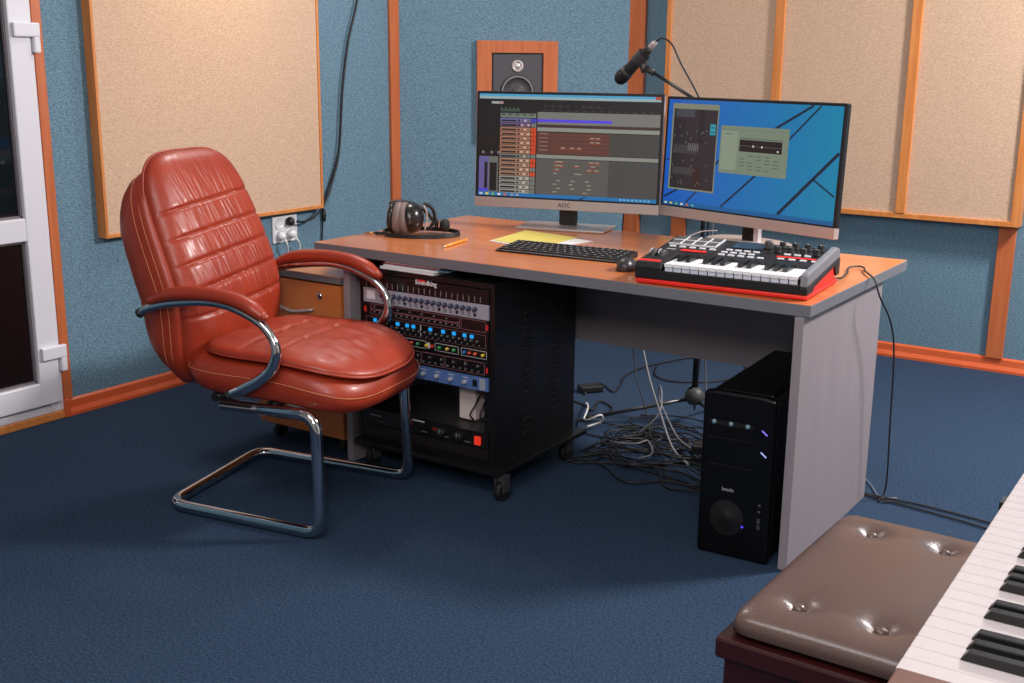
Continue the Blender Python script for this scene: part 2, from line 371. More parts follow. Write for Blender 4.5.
# ------------------------------------------------------------ rack cabinet
rk = thing('rack_cabinet','black equipment rack cabinet on casters under the desk','rack',(.21,0,0),0)
RW, RD = .55, .49
MB().box((.0,-.05,.084),(RW+.05,RD+.01,.1),black).build('base_plate', rk, bevel=.002)
rp = MB().box((RW-.018,0,.1),(RW,RD,.69),black)
for yc in (.19,.365):
    for i in range(18):
        z = .16+i*.024
        rp.prism([(yc-.022,z),(yc+.022,z),(yc+.020,z+.009),(yc-.020,z+.009)],'x',RW,RW+.0045,mat('louvre_highlight',(34,32,33),.4))  # lighter black paints in the highlight on each louvre
    for i in range(18): rp.box((RW,yc-.024,.16+i*.024-.004),(RW+.0005,yc+.024,.16+i*.024-.001),mat('slot_black',(4,4,4),.9))
rp.build('side_panel', rk)
MB().box((0,0,.1),(.018,RD,.69),black).build('side_panel', rk)
MB().box((.018,0,.6725),(RW-.018,RD,.69),black).build('top_panel', rk)
MB().box((.018,.0,.1),(RW-.018,RD,.112),black).build('bottom_panel', rk)
for x_ in (.019,RW-.041):
    rr = MB().box((x_,.006,.113),(x_+.022,.012,.672),black)
    for i in range(28): rr.box((x_+.008,.0052,.12+i*.0195),(x_+.014,.006,.127+i*.0195),mat('slot_black',(4,4,4),.9))
    rr.build('rack_rail', rk)
for x_,y_ in ((.045,0),(RW+.045,-.018),(.06,RD-.05),(RW+.008,RD-.06)):
    c_ = MB().cyl((x_-.012,y_,.032),(x_+.012,y_,.032),.032,rubber,20).build('caster', rk)
    MB().prism([(y_-.018,.03),(y_+.018,.03),(y_+.02,.0835),(y_-.02,.0835)],'x',x_-.018,x_-.0135,dgrey).prism([(y_-.018,.03),(y_+.018,.03),(y_+.02,.0835),(y_-.02,.0835)],'x',x_+.0135,x_+.018,dgrey).box((x_-.0135,y_-.016,.0665),(x_+.0135,y_+.016,.0835),dgrey).build('caster_fork', c_)
UX0, UX1 = .2295, .7405
def unit(name,label,z0,z1,face,depth=.25,yf=-.006,cat='rack unit',body=black):
    o = thing(name,label,cat,(UX0,0,z0))
    MB().box((.024,yf+.0075,.001),(UX1-UX0-.024,depth,z1-z0-.002),body).build('chassis', o)
    MB().box((0,yf,0),(UX1-UX0,yf+.0065,z1-z0-.001),face).build('faceplate', o, bevel=.0007)
    return o
Wd = UX1-UX0
def knob(o,x,z,r,m,y=-.006,ln=.012,name='knob',tick=None):
    b = MB().lathe([(0,ln),(r*.8,ln),(r,ln*.85),(r,0)],(x,y,z),(0,-1,0),m,12)
    if tick: b.box((x-.0006,y-ln-.0006,z),(x+.0006,y-ln,z+r*.9),tick)
    return b.build(name,o)
def outline_mark(mb,x0,z0,x1,z1,m,t=.0012,y=-.006):
    for a,b in (((x0,z0),(x1,z0+t)),((x0,z1-t),(x1,z1)),((x0,z0),(x0+t,z1)),((x1-t,z0),(x1,z1))): mb.box((a[0],y-.0005,a[1]),(b[0],y-.00003,b[1]),m)
wmark = mat('mark_white',(200,200,200),.6); pmark = mat('mark_pink',(170,110,115),.6); redm = mat('mark_red',(225,40,40),.5)
# A: blank header with vent ticks and maker's name
o = unit('vented_panel','black vented rack panel with white lettering at the top of the rack',.624,.671,black)
fm = MB()
for i in range(22): fm.box((.0125+i*.0222,-.0068,.003),(.0155+i*.0222,-.0061,.022),mat('slot_grey',(128,124,124),.5))
fm.build('vent_slots',o)
fm = MB(); text_mb(fm,'Soundking',.021,XF((1,0,0),(0,0,1),(0,-1,0),(.265,-.0065,.0405)),mat('letter_white',(235,225,225),.5),bold=.0004)
fm.box((.232,-.0068,.044),(.262,-.0061,.050),redm); fm.build('lettering',o)
# C: silver faceplate with knobs
o = unit('patch_mixer','silver faced rack unit with a long row of small dark knobs, second from the top',.574,.6235,silverd)
for i in range(17): knob(o,.085+i*.0235,.031,.0075,mat('knob_blue_grey',(52,58,84),.4),tick=wmark)
for i in range(17):
    MB().box((.081+i*.0235,-.011,.009),(.088+i*.0235,-.0061,.017),black if i%3==1 else mat('button_grey',(130,132,140),.5)).build('button',o)
MB().box((.015,-.0068,.012),(.05,-.0061,.04),white).build('label_plate',o)
# D: black unit with pink outlines
o = unit('rack_effects_unit','black rack unit with thin pink outline markings just under the silver unit',.530,.5735,black)
fm = MB(); outline_mark(fm,.03,.004,.40,.020,pmark); outline_mark(fm,.03,.022,.40,.040,pmark); outline_mark(fm,.405,.004,Wd-.01,.040,pmark)
fm.box((.002,-.0068,.01),(.012,-.0061,.028),redm); fm.box((Wd-.008,-.0068,.012),(Wd-.001,-.0061,.03),redm)
fm.build('markings',o)
for i in range(16): knob(o,.05+i*.023,.013,.0042,dgrey,ln=.006,tick=wmark)
for i in range(7): knob(o,.05+i*.05,.031,.004,dgrey,ln=.006,tick=wmark)
# E: blue buttons
blu = E('blue',(30,165,245),.9)
o = unit('compressor_unit','black rack unit with a row of lit blue buttons and small knobs',.480,.5295,black)
for i,x_ in enumerate((.05,.10,.147,.187,.213,.283,.335,.378,.42,.448)):
    MB().box((x_-.006,-.010,.030),(x_+.006,-.0061,.041),blu).build('lit_button',o)
for i in range(20): knob(o,.03+i*.0232,.022,.0052,dgrey,ln=.008,tick=wmark)
for i in range(20): knob(o,.04+i*.0232,.009,.0045,blackp,ln=.007,tick=wmark)
fm = MB(); fm.box((.240,-.0068,.004),(.2435,-.0061,.044),wmark); outline_mark(fm,.01,.002,Wd-.01,.0465,pmark,t=.0008); fm.build('markings',o)
# F: white loops and coloured knobs
o = unit('equalizer_unit','black rack unit with white loop outlines and small coloured knobs',.443,.4795,black)
fm = MB()
for x_ in (.05,.165,.30,.405): outline_mark(fm,x_,.005,x_+(.10 if x_!=.30 else .095),.031,wmark,t=.0016)
fm.box((.270,-.0068,.008),(.280,-.0061,.028),wmark); fm.build('markings',o)
for i,(x_,c_) in enumerate(((.07,(40,120,200)),(.1,(220,90,40)),(.125,(40,150,70)),(.157,(240,210,40)),(.182,(40,120,200)),(.205,(225,80,50)),(.232,(50,150,80)),(.268,(240,210,40)),(.29,(225,50,40)),(.32,(40,160,80)),(.352,(230,190,80)),(.378,(60,170,90)),(.42,(40,120,200)),(.44,(220,60,50)),(.462,(225,90,40)),(.492,(240,210,40)))):
    knob(o,x_,.018,.0052,mat('knob_%d%d%d'%c_,c_,.4),ln=.009,tick=wmark)
# G
o = unit('preamp_unit','black rack unit with pink outlined boxes just above the blue unit',.390,.4425,black)
fm = MB()
for x0_,x1_ in ((.02,.13),(.135,.24),(.245,.335),(.34,.42),(.425,.497)): outline_mark(fm,x0_,.006,x1_,.046,pmark)
fm.box((Wd-.008,-.0068,.014),(Wd-.001,-.0061,.032),redm); fm.build('markings',o)
for i in range(10): knob(o,.045+i*.048,.032,.008,blackp,tick=wmark)
for i in range(19): knob(o,.035+i*.0245,.015,.0042,dgrey,ln=.006,tick=wmark)
# H blue
bluf = mat('blue_faceplate',(88,118,176),.4,.1)
o = unit('blue_rack_unit','blue faced rack unit with large silver knobs in the middle of the rack',.343,.3885,bluf)
for i in range(8): knob(o,.03+i*.056,.021,.0078,silverd,ln=.014)
fm = MB()
for i in range(8): fm.box((.03+i*.056-.012,-.0068,.034),(.03+i*.056+.012,-.0061,.0365),wmark)
fm.box((.452,-.009,.012),(.468,-.0061,.032),black); fm.box((.478,-.008,.004),(.50,-.0061,.04),silverd); fm.build('markings',o)
# I power amp
o = unit('power_amplifier','wide black power amplifier with red rocker switch at the bottom of the rack',.150,.205,black,depth=.42,body=mat('amp_top',(46,43,42),.45))
MB().box((.462,-.014,.012),(.484,-.0061,.040),E('switch',(235,50,30),.8)).build('rocker_switch',o,bevel=.001)
for x_ in (.33,.40): knob(o,x_,.027,.016,blackp,ln=.02,tick=wmark)
fm = MB()
for x_ in (.17,.29): 
    for i in range(4): fm.box((x_+i*.009,-.0068,.026),(x_+i*.009+.006,-.0061,.036),E('led_red',(120,22,16),.5))
fm.box((.205,-.0068,.044),(.255,-.0061,.049),wmark); fm.box((.02,-.0068,.03),(.07,-.0061,.033),wmark)
for i in range(5): fm.box((.06+i*.09,-.0068,.012),(.085+i*.09,-.0061,.0145),mat('mark_grey',(120,116,116),.6))
fm.build('markings',o)
o = unit('blank_rack_panel','empty dark shelf panel in the lowest slot of the rack cabinet',.114,.1485,mat('blank_dark',(24,16,16),.5),depth=.05)
# power brick seen through the gap
tag(MB().box((.570,.07,.2085),(.635,.13,.338),mat('brick_white',(225,205,200),.6)).build('power_adapter',bevel=.004),'pale upright box standing in the open gap in the rack','adapter')
for i,(a,lab) in enumerate(((.61,'black lead curving inside the rack gap, leftmost of three'),(.65,'black lead curving inside the rack gap, middle of three'),(.69,'black lead curving inside the rack gap, rightmost of three'))):
    cable('patch_lead',[(a+.02,.20,.325),(a+.02,.12,.30),(a+.03-.01*i,.07,.27),(a+.02,.05,.235),(a+.02+.005*i,.07,.212)],.003,cableb,lab)

# papers on the rack
z = .6905
rndp = random.Random(3)
for i,(lab,m_) in enumerate((('bottom white paper stack lying on the rack under the desk',cream),('white sheet of the paper pile on the rack, second from bottom',cream),('blue-grey folder poking out right in the paper pile on the rack',mat('folder_blue',(110,150,175),.6)),('thin red folder in the paper pile on top of the rack',mat('folder_red',(205,70,55),.6)),('white topmost sheets of the paper pile on the rack',cream))):
    hgt = (.009,.005,.0015,.002,.006)[i]
    tag(MB().box((0,0,0),(.225,.30,hgt),m_).build('paper_stack' if m_==cream else 'folder',loc=(.295+.012*((i*7)%3)+(.03 if i==2 else 0),.004+.003*i,z),rot=(0,0,rndp.uniform(-.04,.04))),lab,'paper')
    z += hgt+.0004

# ------------------------------------------------------------ pc tower
pc = thing('computer_tower','glossy black computer tower standing on the carpet under the right end of the desk','computer',(1.480,-.016,0),R(3)); pc.scale = (1,1,1.035)
MB().box((0,.03,.014),(.208,.60,.452),mat('case_black',(16,16,17),.38)).build('case', pc, bevel=.006)
fp = MB().prism([(.0,.004),(.208,.004),(.208,.462),(.175,.468),(.03,.468),(.0,.462)],'y',.0,.0295,blackg); fp.build('front_panel', pc, bevel=.008)
MB().box((.03,.06,.4525),(.18,.55,.459),blackg).build('top_panel', pc, bevel=.003)
f2 = MB()
f2.box((.022,-.003,.375),(.150,-.0003,.388),mat('slot_black',(4,4,4),.9))
f2.build('drive_slot', pc)
for x_ in (.036,.085,.133): MB().lathe([(0,.004),(.005,.004),(.0065,.001),(.0065,-.001)],(x_,-.003,.382),(0,-1,0),mat('led_lens',(120,150,165),.2,emit=0),12).build('indicator', pc)
f3 = MB()
for z_ in (.338,.262): MB().box((.022,-.0022,z_),(.150,-.0003,z_+.0015),mat('seam',(24,22,23),.6)).build('bay_seam',pc)
f3.lathe([(0,.002),(.012,.0018),(.014,.0006),(.046,.0008),(.050,.0002)],(.085,-.0004,.115),(0,-1,0),mat('fan_disc',(20,17,17),.5),32)
f3.build('fan_cover', pc)
f4 = MB(); text_mb(f4,'Inwin',.016,XF((1,0,0),(0,0,1),(0,-1,0),(.085,-.0012,.196)),mat('mark_white2',(170,170,172),.5)); f4.build('badge', pc)
for z_,cc in ((.372,(140,120,255)),(.312,(175,190,255))):
    MB().box((-.010,-.003,-.0016),(.010,-.0005,.0016),E('pc%d'%int(z_*1000),cc,.9)).build('led_strip',pc,loc=(.181,0,z_),rot=(0,R(38),0))
MB().lathe([(0,.003),(.003,.002),(.003,0)],(.133,-.0003,.098),(0,-1,0),E('blue_dot',(70,60,255),1.6),10).build('power_led', pc)
for i,z_ in enumerate((.168,.150)): MB().lathe([(0,.003),(.0045,.002),(.0045,0)],(.178,-.0003,z_),(0,-1,0),dgrey,10).build('port', pc)
for z_ in (.118,.100): MB().box((.174,-.002,z_),(.183,-.0003,z_+.014),dgrey).build('port', pc)
for x_ in (.03,.178):
    for y_ in (.06,.55): MB().cyl((x_,y_,0),(x_,y_,.0138),.012,rubber).build('foot', pc)

# ------------------------------------------------------------ monitors
def monitor(loc, yaw, tilt, W, H, label, content, logo, base, edge):
    o = thing('computer_monitor', label, 'monitor', (loc[0],loc[1],H_), yaw)
    z0 = loc[2]-H_; T = Matrix.Translation((0,0,z0)) @ Matrix.Rotation(-tilt,4,'X')
    cz = .036
    def place(ob): ob.matrix_local = T; return ob
    place(MB().box((-W/2,0,cz),(W/2,.020,H),blackp).box((-W/2+.1,.020,.06),(W/2-.1,.045,H-.08),blackp).build('housing',o,bevel=.003))
    place(MB().box((-W/2-.0012,.003,cz),(-W/2+.002,.0185,H-.004),edge).build('side_trim',o))
    place(MB().box((W/2-.002,.003,cz),(W/2+.0012,.0185,H-.004),edge).build('side_trim',o))
    place(MB().box((-W/2,-.004,0),(W/2,.022,cz),silver).build('chin',o,bevel=.002))
    sx0,sx1,sz0,sz1 = -W/2+.011,W/2-.011,cz+.006,H-.010
    S = MB(); lv = [0]
    def q(pts,m,l):
        k = S.mi(m); S.face([S.bm.verts.new((sx0+(sx1-sx0)*a,-.0004-.00012*l,sz1-(sz1-sz0)*b)) for a,b in pts],k)
    def rc(x0,y0,x1,y1,m,l): q([(x0,y1),(x1,y1),(x1,y0),(x0,y0)],m,l)
    content(q,rc,S); place(S.build('screen',o,fixn=False))
    if logo:
        lm = MB(); text_mb(lm,logo,.022,XF((1,0,0),(0,0,1),(0,-1,0),(0.0,-.0045,cz*.5)),dgrey,depth=.0004,bold=.0003); place(lm.build('logo',o))
    base(o, z0)
    return o
def e(c,s=.86): return E('%d_%d_%d'%c,c,s)
def c1(q,rc,S):
    rc(0,0,1,1,e((20,14,17)),0)
    rc(0,.0,1,.022,e((70,160,205)),1); rc(.97,.0,1,.03,e((170,70,50)),2); rc(0,.022,1,.048,e((150,175,180)),1)
    rc(.02,.05,1,.052,e((70,70,70)),1)
    rc(.07,.073,.138,.096,e((165,165,165)),1); rc(.11,.083,.138,.09,e((190,70,60)),2)
    rnd = random.Random(1)
    for i in range(14):
        rc(.123+i*.0078,.125+.012*(i%3),.128+i*.0078,.168,e((70,95,82)),1)
    for i in range(16):
        x = .37+i*.021; 
        if i not in (7,8,9): rc(x,.098+.01*(i%2),x+.009,.118,e((70,62,60)),1)
    for i in range(14): rc(.36+i*.045,.145,.38+i*.045,.156,e((62,58,56)),1)
    rc(.122,.184,.325,.228,e((108,120,110)),1)
    for i in range(5): rc(.127+i*.04,.19,.15+i*.04,.205,e((60,66,62)),2)
    n = 17; y0,y1 = .235,.972; h = (y1-y0)/n
    cols = [(112,108,165),(110,85,120)]+[(172,118,92)]*6+[(112,120,112)]+[(170,128,104)]*4+[(150,148,140)]*4
    for i in range(n):
        a = y0+h*i
        rc(.123,a,.296,a+h*.86,e(cols[i]),1)
        rc(.130,a+h*.30,.215,a+h*.72,e((34,30,34)),2)
        rc(.222,a+h*.25,.235,a+h*.7,e((40,36,40)),2)
        for j in range(3): rc(.242+j*.018,a+h*.25,.252+j*.018,a+h*.65,e((205,190,170) if (i+j)%2 else (110,80,70)),2)
        c = (70,70,190) if i==0 else (215,72,32) if (2<=i<=7 or 9<=i<=10 or i==12) else (120,122,116)
        rc(.300,a,.312,a+h*.9,e(c),1); rc(.314,a,.327,a+h*.9,e(c),1)
    rc(.333,.166,1,.285,e((118,118,112)),1); rc(.333,.235,.744,.262,e((85,65,225)),2)
    rc(.333,.285,1,.312,e((62,42,42)),1)
    rc(.333,.314,1,.352,e((140,142,132)),1)
    rc(.333,.36,.735,.572,e((92,54,46)),1); rc(.735,.36,1,.572,e((66,64,62)),1)
    for i in range(5): rc(.345,.378+i*.039,.735,.382+i*.039,e((122,64,48)),2); rc(.345,.372+i*.039,.395,.378+i*.039,e((150,130,120)),3)
    rc(.333,.577,1,.612,e((138,140,130)),1)
    rc(.333,.618,.735,.975,e((88,86,83)),1); rc(.735,.618,1,.975,e((70,70,69)),1)
    for i in range(9): rc(.333,.654+i*.037,.998,.656+i*.037,e((58,58,57)),2)
    for y,xs in ((.40,(.63,.66)),(.44,(.63,.66)),(.50,(.47,.52,.56)),(.635,(.44,.46,.63,.66)),(.672,(.44,.46,.55,.64)),(.71,(.44,.62,.66)),(.75,(.43,.55,.57)),(.82,(.45,.53,.61)),(.855,(.43,.52,.62)),(.895,(.45,.53,.62)),(.93,(.43,.60))):
        for x in xs:
            rc(x,y,x+.022,y+.011,e((150,145,135)),4); 
            if y<.74: rc(x-.01,y+.011,x+.03,y+.024,e((140,66,46)),3)
    rc(.006,.612,.115,.973,e((104,108,104)),1); rc(.004,.616,.060,.964,e((98,90,150)),2); rc(.036,.67,.054,.93,e((22,16,24)),3); rc(.066,.673,.108,.953,e((20,14,18)),3)
    rc(.004,.938,.058,.955,e((60,50,235)),4)
    for x in (.02,.07,.11): rc(x,.56,x+.014,.585,e((120,118,116)),1)
    rc(0,.965,1,1,e((18,112,175)),5)
    for i,x in enumerate((.01,.045,.08,.115,.15,.19,.22)): rc(x,.974,x+.018,.994,e(((190,200,210),(230,200,90),(120,180,90),(220,220,220),(200,90,60),(150,160,170),(150,160,170))[i]),6)
    for i in range(8): rc(.80+i*.022,.974,.812+i*.022,.990,e((120,180,210)),6)
    q([(.575,1),(.59,1),(.625,.968),(.61,.968)],e((10,50,90)),6)
def c2(q,rc,S):
    # desktop wallpaper: blue with a soft shift across, crossed by dark lines
    n = 16
    for i in range(n):
        t = i/(n-1); rc(i/n,0,(i+1)/n,1,e((int(20-14*t),int(92+38*t),int(188-18*t))),0)
    dk = e((8,26,52))
    def line(a,b,w):
        d = (b[0]-a[0],(b[1]-a[1])*.56); Lh = math.hypot(*d); nx_,ny_ = -d[1]/Lh*w, d[0]/Lh*w/.56
        q([(a[0]-nx_,a[1]-ny_),(a[0]+nx_,a[1]+ny_),(b[0]+nx_,b[1]+ny_),(b[0]-nx_,b[1]-ny_)],dk,1)
    line((.845,.004),(.62,.25),.006); line((.885,.004),(.70,.36),.0045); line((.56,.64),(.368,.96),.005); line((.997,.388),(.70,.962),.008)
    line((.873,.622),(.993,.755),.004); line((.09,.845),(.004,.93),.005); line((.215,.84),(.15,.96),.004); line((.004,.57),(.03,.567),.003); line((.345,.52),(.30,.62),.005)
    rc(0,.962,1,1,e((10,92,150)),2)
    for i in range(6): rc(.012+i*.035,.972,.028+i*.035,.99,e(((200,210,220),(220,190,90),(110,180,100),(220,220,220),(200,110,60),(90,180,160))[i]),3)
    rc(.028,.036,.319,.845,e((128,132,112)),4); rc(.038,.085,.312,.830,e((44,38,44)),5)
    rnd = random.Random(5)
    rc(.05,.085,.17,.16,e((64,66,72)),6); rc(.05,.42,.20,.50,e((62,60,62)),6); rc(.20,.085,.23,.41,e((34,30,34)),6); rc(.05,.63,.18,.70,e((64,60,62)),6); rc(.18,.62,.23,.82,e((52,28,30)),6)
    for i in range(26):
        x = rnd.uniform(.045,.27); y = rnd.uniform(.2,.8); rc(x,y,x+.006,y+.02,e((98,98,100)),7)
    for i in range(6): rc(.14+i*.012,.40,.145+i*.012,.47,e((110,110,110)),7)
    rc(.271,.214,.305,.313,e((40,150,170)),8); rc(.275,.24,.30,.25,e((20,80,100)),9); rc(.275,.28,.30,.29,e((20,80,100)),9)
    rc(.338,.215,.730,.645,e((120,134,116)),4); rc(.340,.245,.728,.248,e((96,108,94)),5); rc(.345,.26,.44,.61,e((136,148,128)),5); rc(.36,.285,.41,.292,e((80,90,80)),6)
    rc(.454,.315,.70,.325,e((92,104,90)),5)
    rc(.454,.333,.696,.438,e((28,18,22)),6); rc(.456,.385,.69,.389,e((90,100,100)),7); rc(.53,.378,.538,.396,e((210,220,220)),8); rc(.58,.378,.588,.396,e((210,220,220)),8); rc(.67,.41,.678,.425,e((230,230,200)),8)
    for i,y in enumerate((.47,.50,.53,.56,.59)):
        for j in range(5):
            if (i*3+j)%4: rc(.46+j*.048,y,.49+j*.048,y+.009,e((88,98,86)),6)
def base1(o,z0):
    MB().box((-.17,-.065,.0),(.17,.115,.010),silver).build('stand_base',o,bevel=.004)
    MB().box((-.034,.046,.010),(.034,.066,z0+.10),blackp).build('stand_neck',o,bevel=.003)
def base2(o,z0):
    b = MB(); k = superell(2.3,.165,.10); pts = [k(i*2*pi/48) for i in range(48)]
    b.prism([(x,y+.045) for x,y in pts],'z',0,.010,silver); b.build('stand_base',o,bevel=.004)
    MB().prism([(-.03,.045),(.02,.045),(.02,.07),(-.03,.07)],'z',.010,z0+.10,blackg).build('stand_neck',o,bevel=.003)
    MB().prism([(.021,.045),(.036,.050),(.036,.07),(.021,.07)],'z',.010,z0+.10,silver).build('neck_cover',o)
m1 = monitor((.520,.793,.821),.245,.053,.715,.429,'left widescreen monitor showing a dark audio editing program with orange and grey tracks',c1,'AOC',base1,silver)
m2 = monitor((1.198,.85,.814),-.278,.042,.757,.428,'right widescreen monitor showing a bright blue desktop crossed by dark lines',c2,'',base2,blackp)

# ------------------------------------------------------------ things on the desk
# keyboard
kb = thing('computer_keyboard','slim black computer keyboard lying on the desk in front of the left monitor','keyboard',(.606,.222,H_),R(4.5))
KW, KD = .445, .150
MB().prism([(0,0),(KD,0),(KD,.018),(0,.007)],'x',0,KW,blackp).build('case',kb,bevel=.003)
for r_ in range(6):
    n = (18,19,18,17,16,9)[r_]; y_ = KD-.016-r_*.0235; x_ = .008
    for i in range(n):
        w_ = (KW-.016)/n
        if r_==5 and i==3: pass
        y0_ = y_-.010; zt = .0075+(y0_/KD)*.011
        kbk = MB().box((x_+.0012,y0_,zt-.001),(x_+w_-.0012,y0_+.019,zt+.0045),mat('keycap',(36,34,36),.45))
        kbk.box((x_+w_*.5-.003,y0_+.010,zt+.0045),(x_+w_*.5+.002,y0_+.0145,zt+.0048),mat('legend',(190,190,190),.6))
        kbk.build('key',kb); x_ += w_
# mouse
ms = thing('computer_mouse','small dark grey computer mouse beside the black keyboard','mouse',(1.118,.185,H_),R(14))
MB().pillow(superell(2.4,.031,.053),lambda a,b,r: .036*(1-r**2.6)**.55*(1-.18*(b/.053)),lambda a,b,r:0,lambda a,b,h:(a,b,h+.001),mat('mouse_shell',(50,48,50),.35),20).build('shell',ms)
MB().cyl((-.004,.03,.030),(.004,.03,.030),.007,rubber,12).build('scroll_wheel',ms)
# yellow sheet + white sheet
def sheet(pts,z,t,m): return MB().prism(pts,'z',z,z+t,m)
tag(sheet([(.464,.392),(.70,.335),(.76,.60),(.43,.655)],H_+.0003,.0012,cream).build('paper_sheet'),'white sheet lying under the yellow sheet on the desk','paper')
tag(sheet([(.47,.402),(.69,.36),(.675,.632),(.43,.672)],H_+.0018,.0012,yellow).build('paper_sheet'),'yellow sheet of paper under the left monitor and behind the keyboard','paper')
# pencil
a = Vector((.435,.161,H_+.0048)); b = Vector((.400,.345,H_+.0048)); dv = (b-a).normalized()
pn = thing('pencil','short orange pencil lying on the desk between headphones and keyboard','pencil',a[:])
MB().tube([(0,0,0)+Vector() if False else Vector((0,0,0))+dv*.022,dv*(b-a).length],.0045,pencilm,6).build('barrel',pn)
MB().tube([Vector((0,0,0))+dv*.006,dv*.022],[.0015,.0045],mat('pencil_wood',(222,182,130),.6),6).build('sharpened_tip',pn)
MB().tube([Vector((0,0,0)),dv*.006],[.0003,.0015],dgrey,6).build('lead',pn)

# headphones
hp = thing('headphones','black over-ear headphones with grey velour pads lying on the left end of the desk','headphones',(.158,.325,H_),R(30))
def cup(org,ax,sc_,flip):
    f_ = .35 if flip else 1
    org = Vector(org); ax = Vector(ax).normalized()
    k_ = MB().lathe([(0,.040*f_),(.020,.039*f_),(.038,.031*f_),(.050,.016*f_),(.055,0),(.055,-.008),(.050,-.010)],org,ax,mat('cup_black',(34,32,33),.25),32).build('ear_cup',hp)
    MB().lathe([(.050,-.011),(.056,-.014),(.058,-.026),(.054,-.038),(.044,-.041),(.034,-.034),(.032,-.014),(0,-.013)],org,ax,velour,32).build('ear_pad',hp)
cup((.012,.0,.062),(1,-.10,.10),1,0); cup((-.062,.004,.062),(-1,.05,.06),1,1)
arc = [(-.070,.01,.108)]+[(-.055+.135*(i/14),.014+.055*sin(pi*.5*i/14),.118-.002*i+.006*sin(pi*i/14)-.045*(i/14)**3) for i in range(1,15)]+[(.092,.07,.045),(.090,.062,.022)]
MB().tube(smooth_path(arc,3),.007,blackp,8,flat=2.4).build('headband',hp)
MB().tube(smooth_path([(.058,-.02,.110),(.066,-.012,.085),(.066,-.008,.05),(.058,-.012,.02)],4),.003,silver,8).build('yoke',hp)
MB().tube(smooth_path([(.052,.02,.112),(.080,.03,.095),(.088,.034,.055),(.070,.03,.018)],5),.0065,blackp,8,flat=1.8).build('fork',hp)
MB().pillow(superell(2.5,.030,.024),lambda a,b,r:.018*(1-r**3)**.5,lambda a,b,r:-.018*(1-r**3)**.5,lambda a,b,h:(.122+h,.052+a,.030+b),rubber,14).build('headband_pad',hp)
lo = []
for i in range(110):
    t = i/109*2*pi*3.0; k_ = i/109
    lo.append((.195+.138*cos(t+3.6)*(1-.03*k_)*cos(.5)-.092*sin(t+3.6)*sin(.5), .350+.138*cos(t+3.6)*sin(.5)+.092*sin(t+3.6)*cos(.5)*(1-.04*k_), H_+.0036+.0062*k_*2.2))
cable('headphone_cable',lo,.0032,cableb,'thick black coiled cable lying in an oval loop around the headphones',raw=True)
jk = thing('headphone_plug','gold jack plug with black sleeve lying left of the headphones','plug',(.055,.262,H_+.006))
MB().tube([(-.0,.0,0),(.028,.012,0)],.0055,cableb,10).build('sleeve',jk); MB().tube([(-.035,-.015,-.001),(-.001,-.0005,0)],.003,gold,10).build('jack_pin',jk)
cable('headphone_cable',[(.084,.276,H_+.006),(.10,.29,H_+.005),(.115,.32,H_+.006)],.0032,cableb,'short black lead between gold jack plug and headphone cable loop')

# midi keyboard
mk = thing('midi_keyboard','black and red music keyboard with pads and knobs at the right end of the desk','keyboard',(1.232,.012,H_),R(4.0)); mk.scale = (1.03,1.03,1.2)
MW, MD = .486, .315
MB().prism([(.012,0),(MW-.004,0),(MW,.008),(MW,MD-.02),(MW-.01,MD),(.01,MD),(0,MD-.01),(0,.012)],'z',.002,.012,red).build('base',mk,bevel=.003)
prof = [(.0,.0125),(.0,.038),(.008,.040),(.105,.044),(.115,.060),(MD-.02,.082),(MD,.076),(MD,.0125)]
MB().prism([(.002,.0125),(.002,.034),(.105,.034),(.115,.050),(.118,.060),(MD-.02,.080),(MD-.002,.076),(MD-.002,.0125)],'x',.004,MW-.022,blackp).build('body',mk,bevel=.002)
MB().prism([(.001,.0125),(.001,.040),(.006,.053),(.118,.063),(.118,.0125)],'x',.003,.082,blackp).build('left_block',mk,bevel=.003)
# right cheek: grey upper, black lower, red scoop
MB().prism([(.0,.030),(.004,.056),(.012,.060),(MD-.03,.088),(MD-.006,.082),(MD,.062)],'x',MW-.0215,MW-.001,mat('cheek_grey',(128,128,134),.35)).build('end_cheek',mk,bevel=.004)
MB().prism([(.0,.0125),(.0,.029),(MD,.061),(MD,.02),(MD-.03,.02),(MD-.05,.046),(.07,.022),(.06,.0125)],'x',MW-.0215,MW-.0005,blackp).build('end_cheek_lower',mk,bevel=.002)
MB().prism([(.061,.0125),(.071,.0215),(MD-.052,.0445),(MD-.032,.0195),(MD-.032,.0125)],'x',MW-.0215,MW-.006,red).build('red_scoop',mk)
kx0, kx1 = .091, MW-.026; nk = 15; kw = (kx1-kx0)/nk
ivory = mat('key_white',(238,238,240),.3); kblk = mat('key_black',(18,17,18),.3)
for i in range(nk):
    x_ = kx0+i*kw
    MB().box((x_+.0006,-.004,.045),(x_+kw-.0006,.114,.054),ivory).box((x_+.0012,.0,.0345),(x_+kw-.0012,.004,.045),mat('key_front',(205,210,220),.35)).build('white_key',mk,bevel=.0012)
for i in range(nk-1):
    if i%7 in (0,1,3,4,5):
        x_ = kx0+(i+1)*kw
        MB().prism([(.042,.0545),(.046,.0635),(.114,.067),(.114,.0545)],'x',x_-.0065,x_+.0065,kblk).build('black_key',mk,bevel=.001)
slope = lambda y: .061+(y-.118)*(.080-.060)/(MD-.138)
def dk(x0,y0,x1,y1,m,h,name,b=.0008):
    z0 = slope(y0); z1 = slope(y1)
    return MB().prism([(y0,z0),(y0,z0+h),(y1,z1+h),(y1,z1)],'x',x0,x1,m).build(name,mk,bevel=b)
padm = mat('pad_grey',(70,68,70),.6); padl = mat('pad_light',(205,205,210),.5)
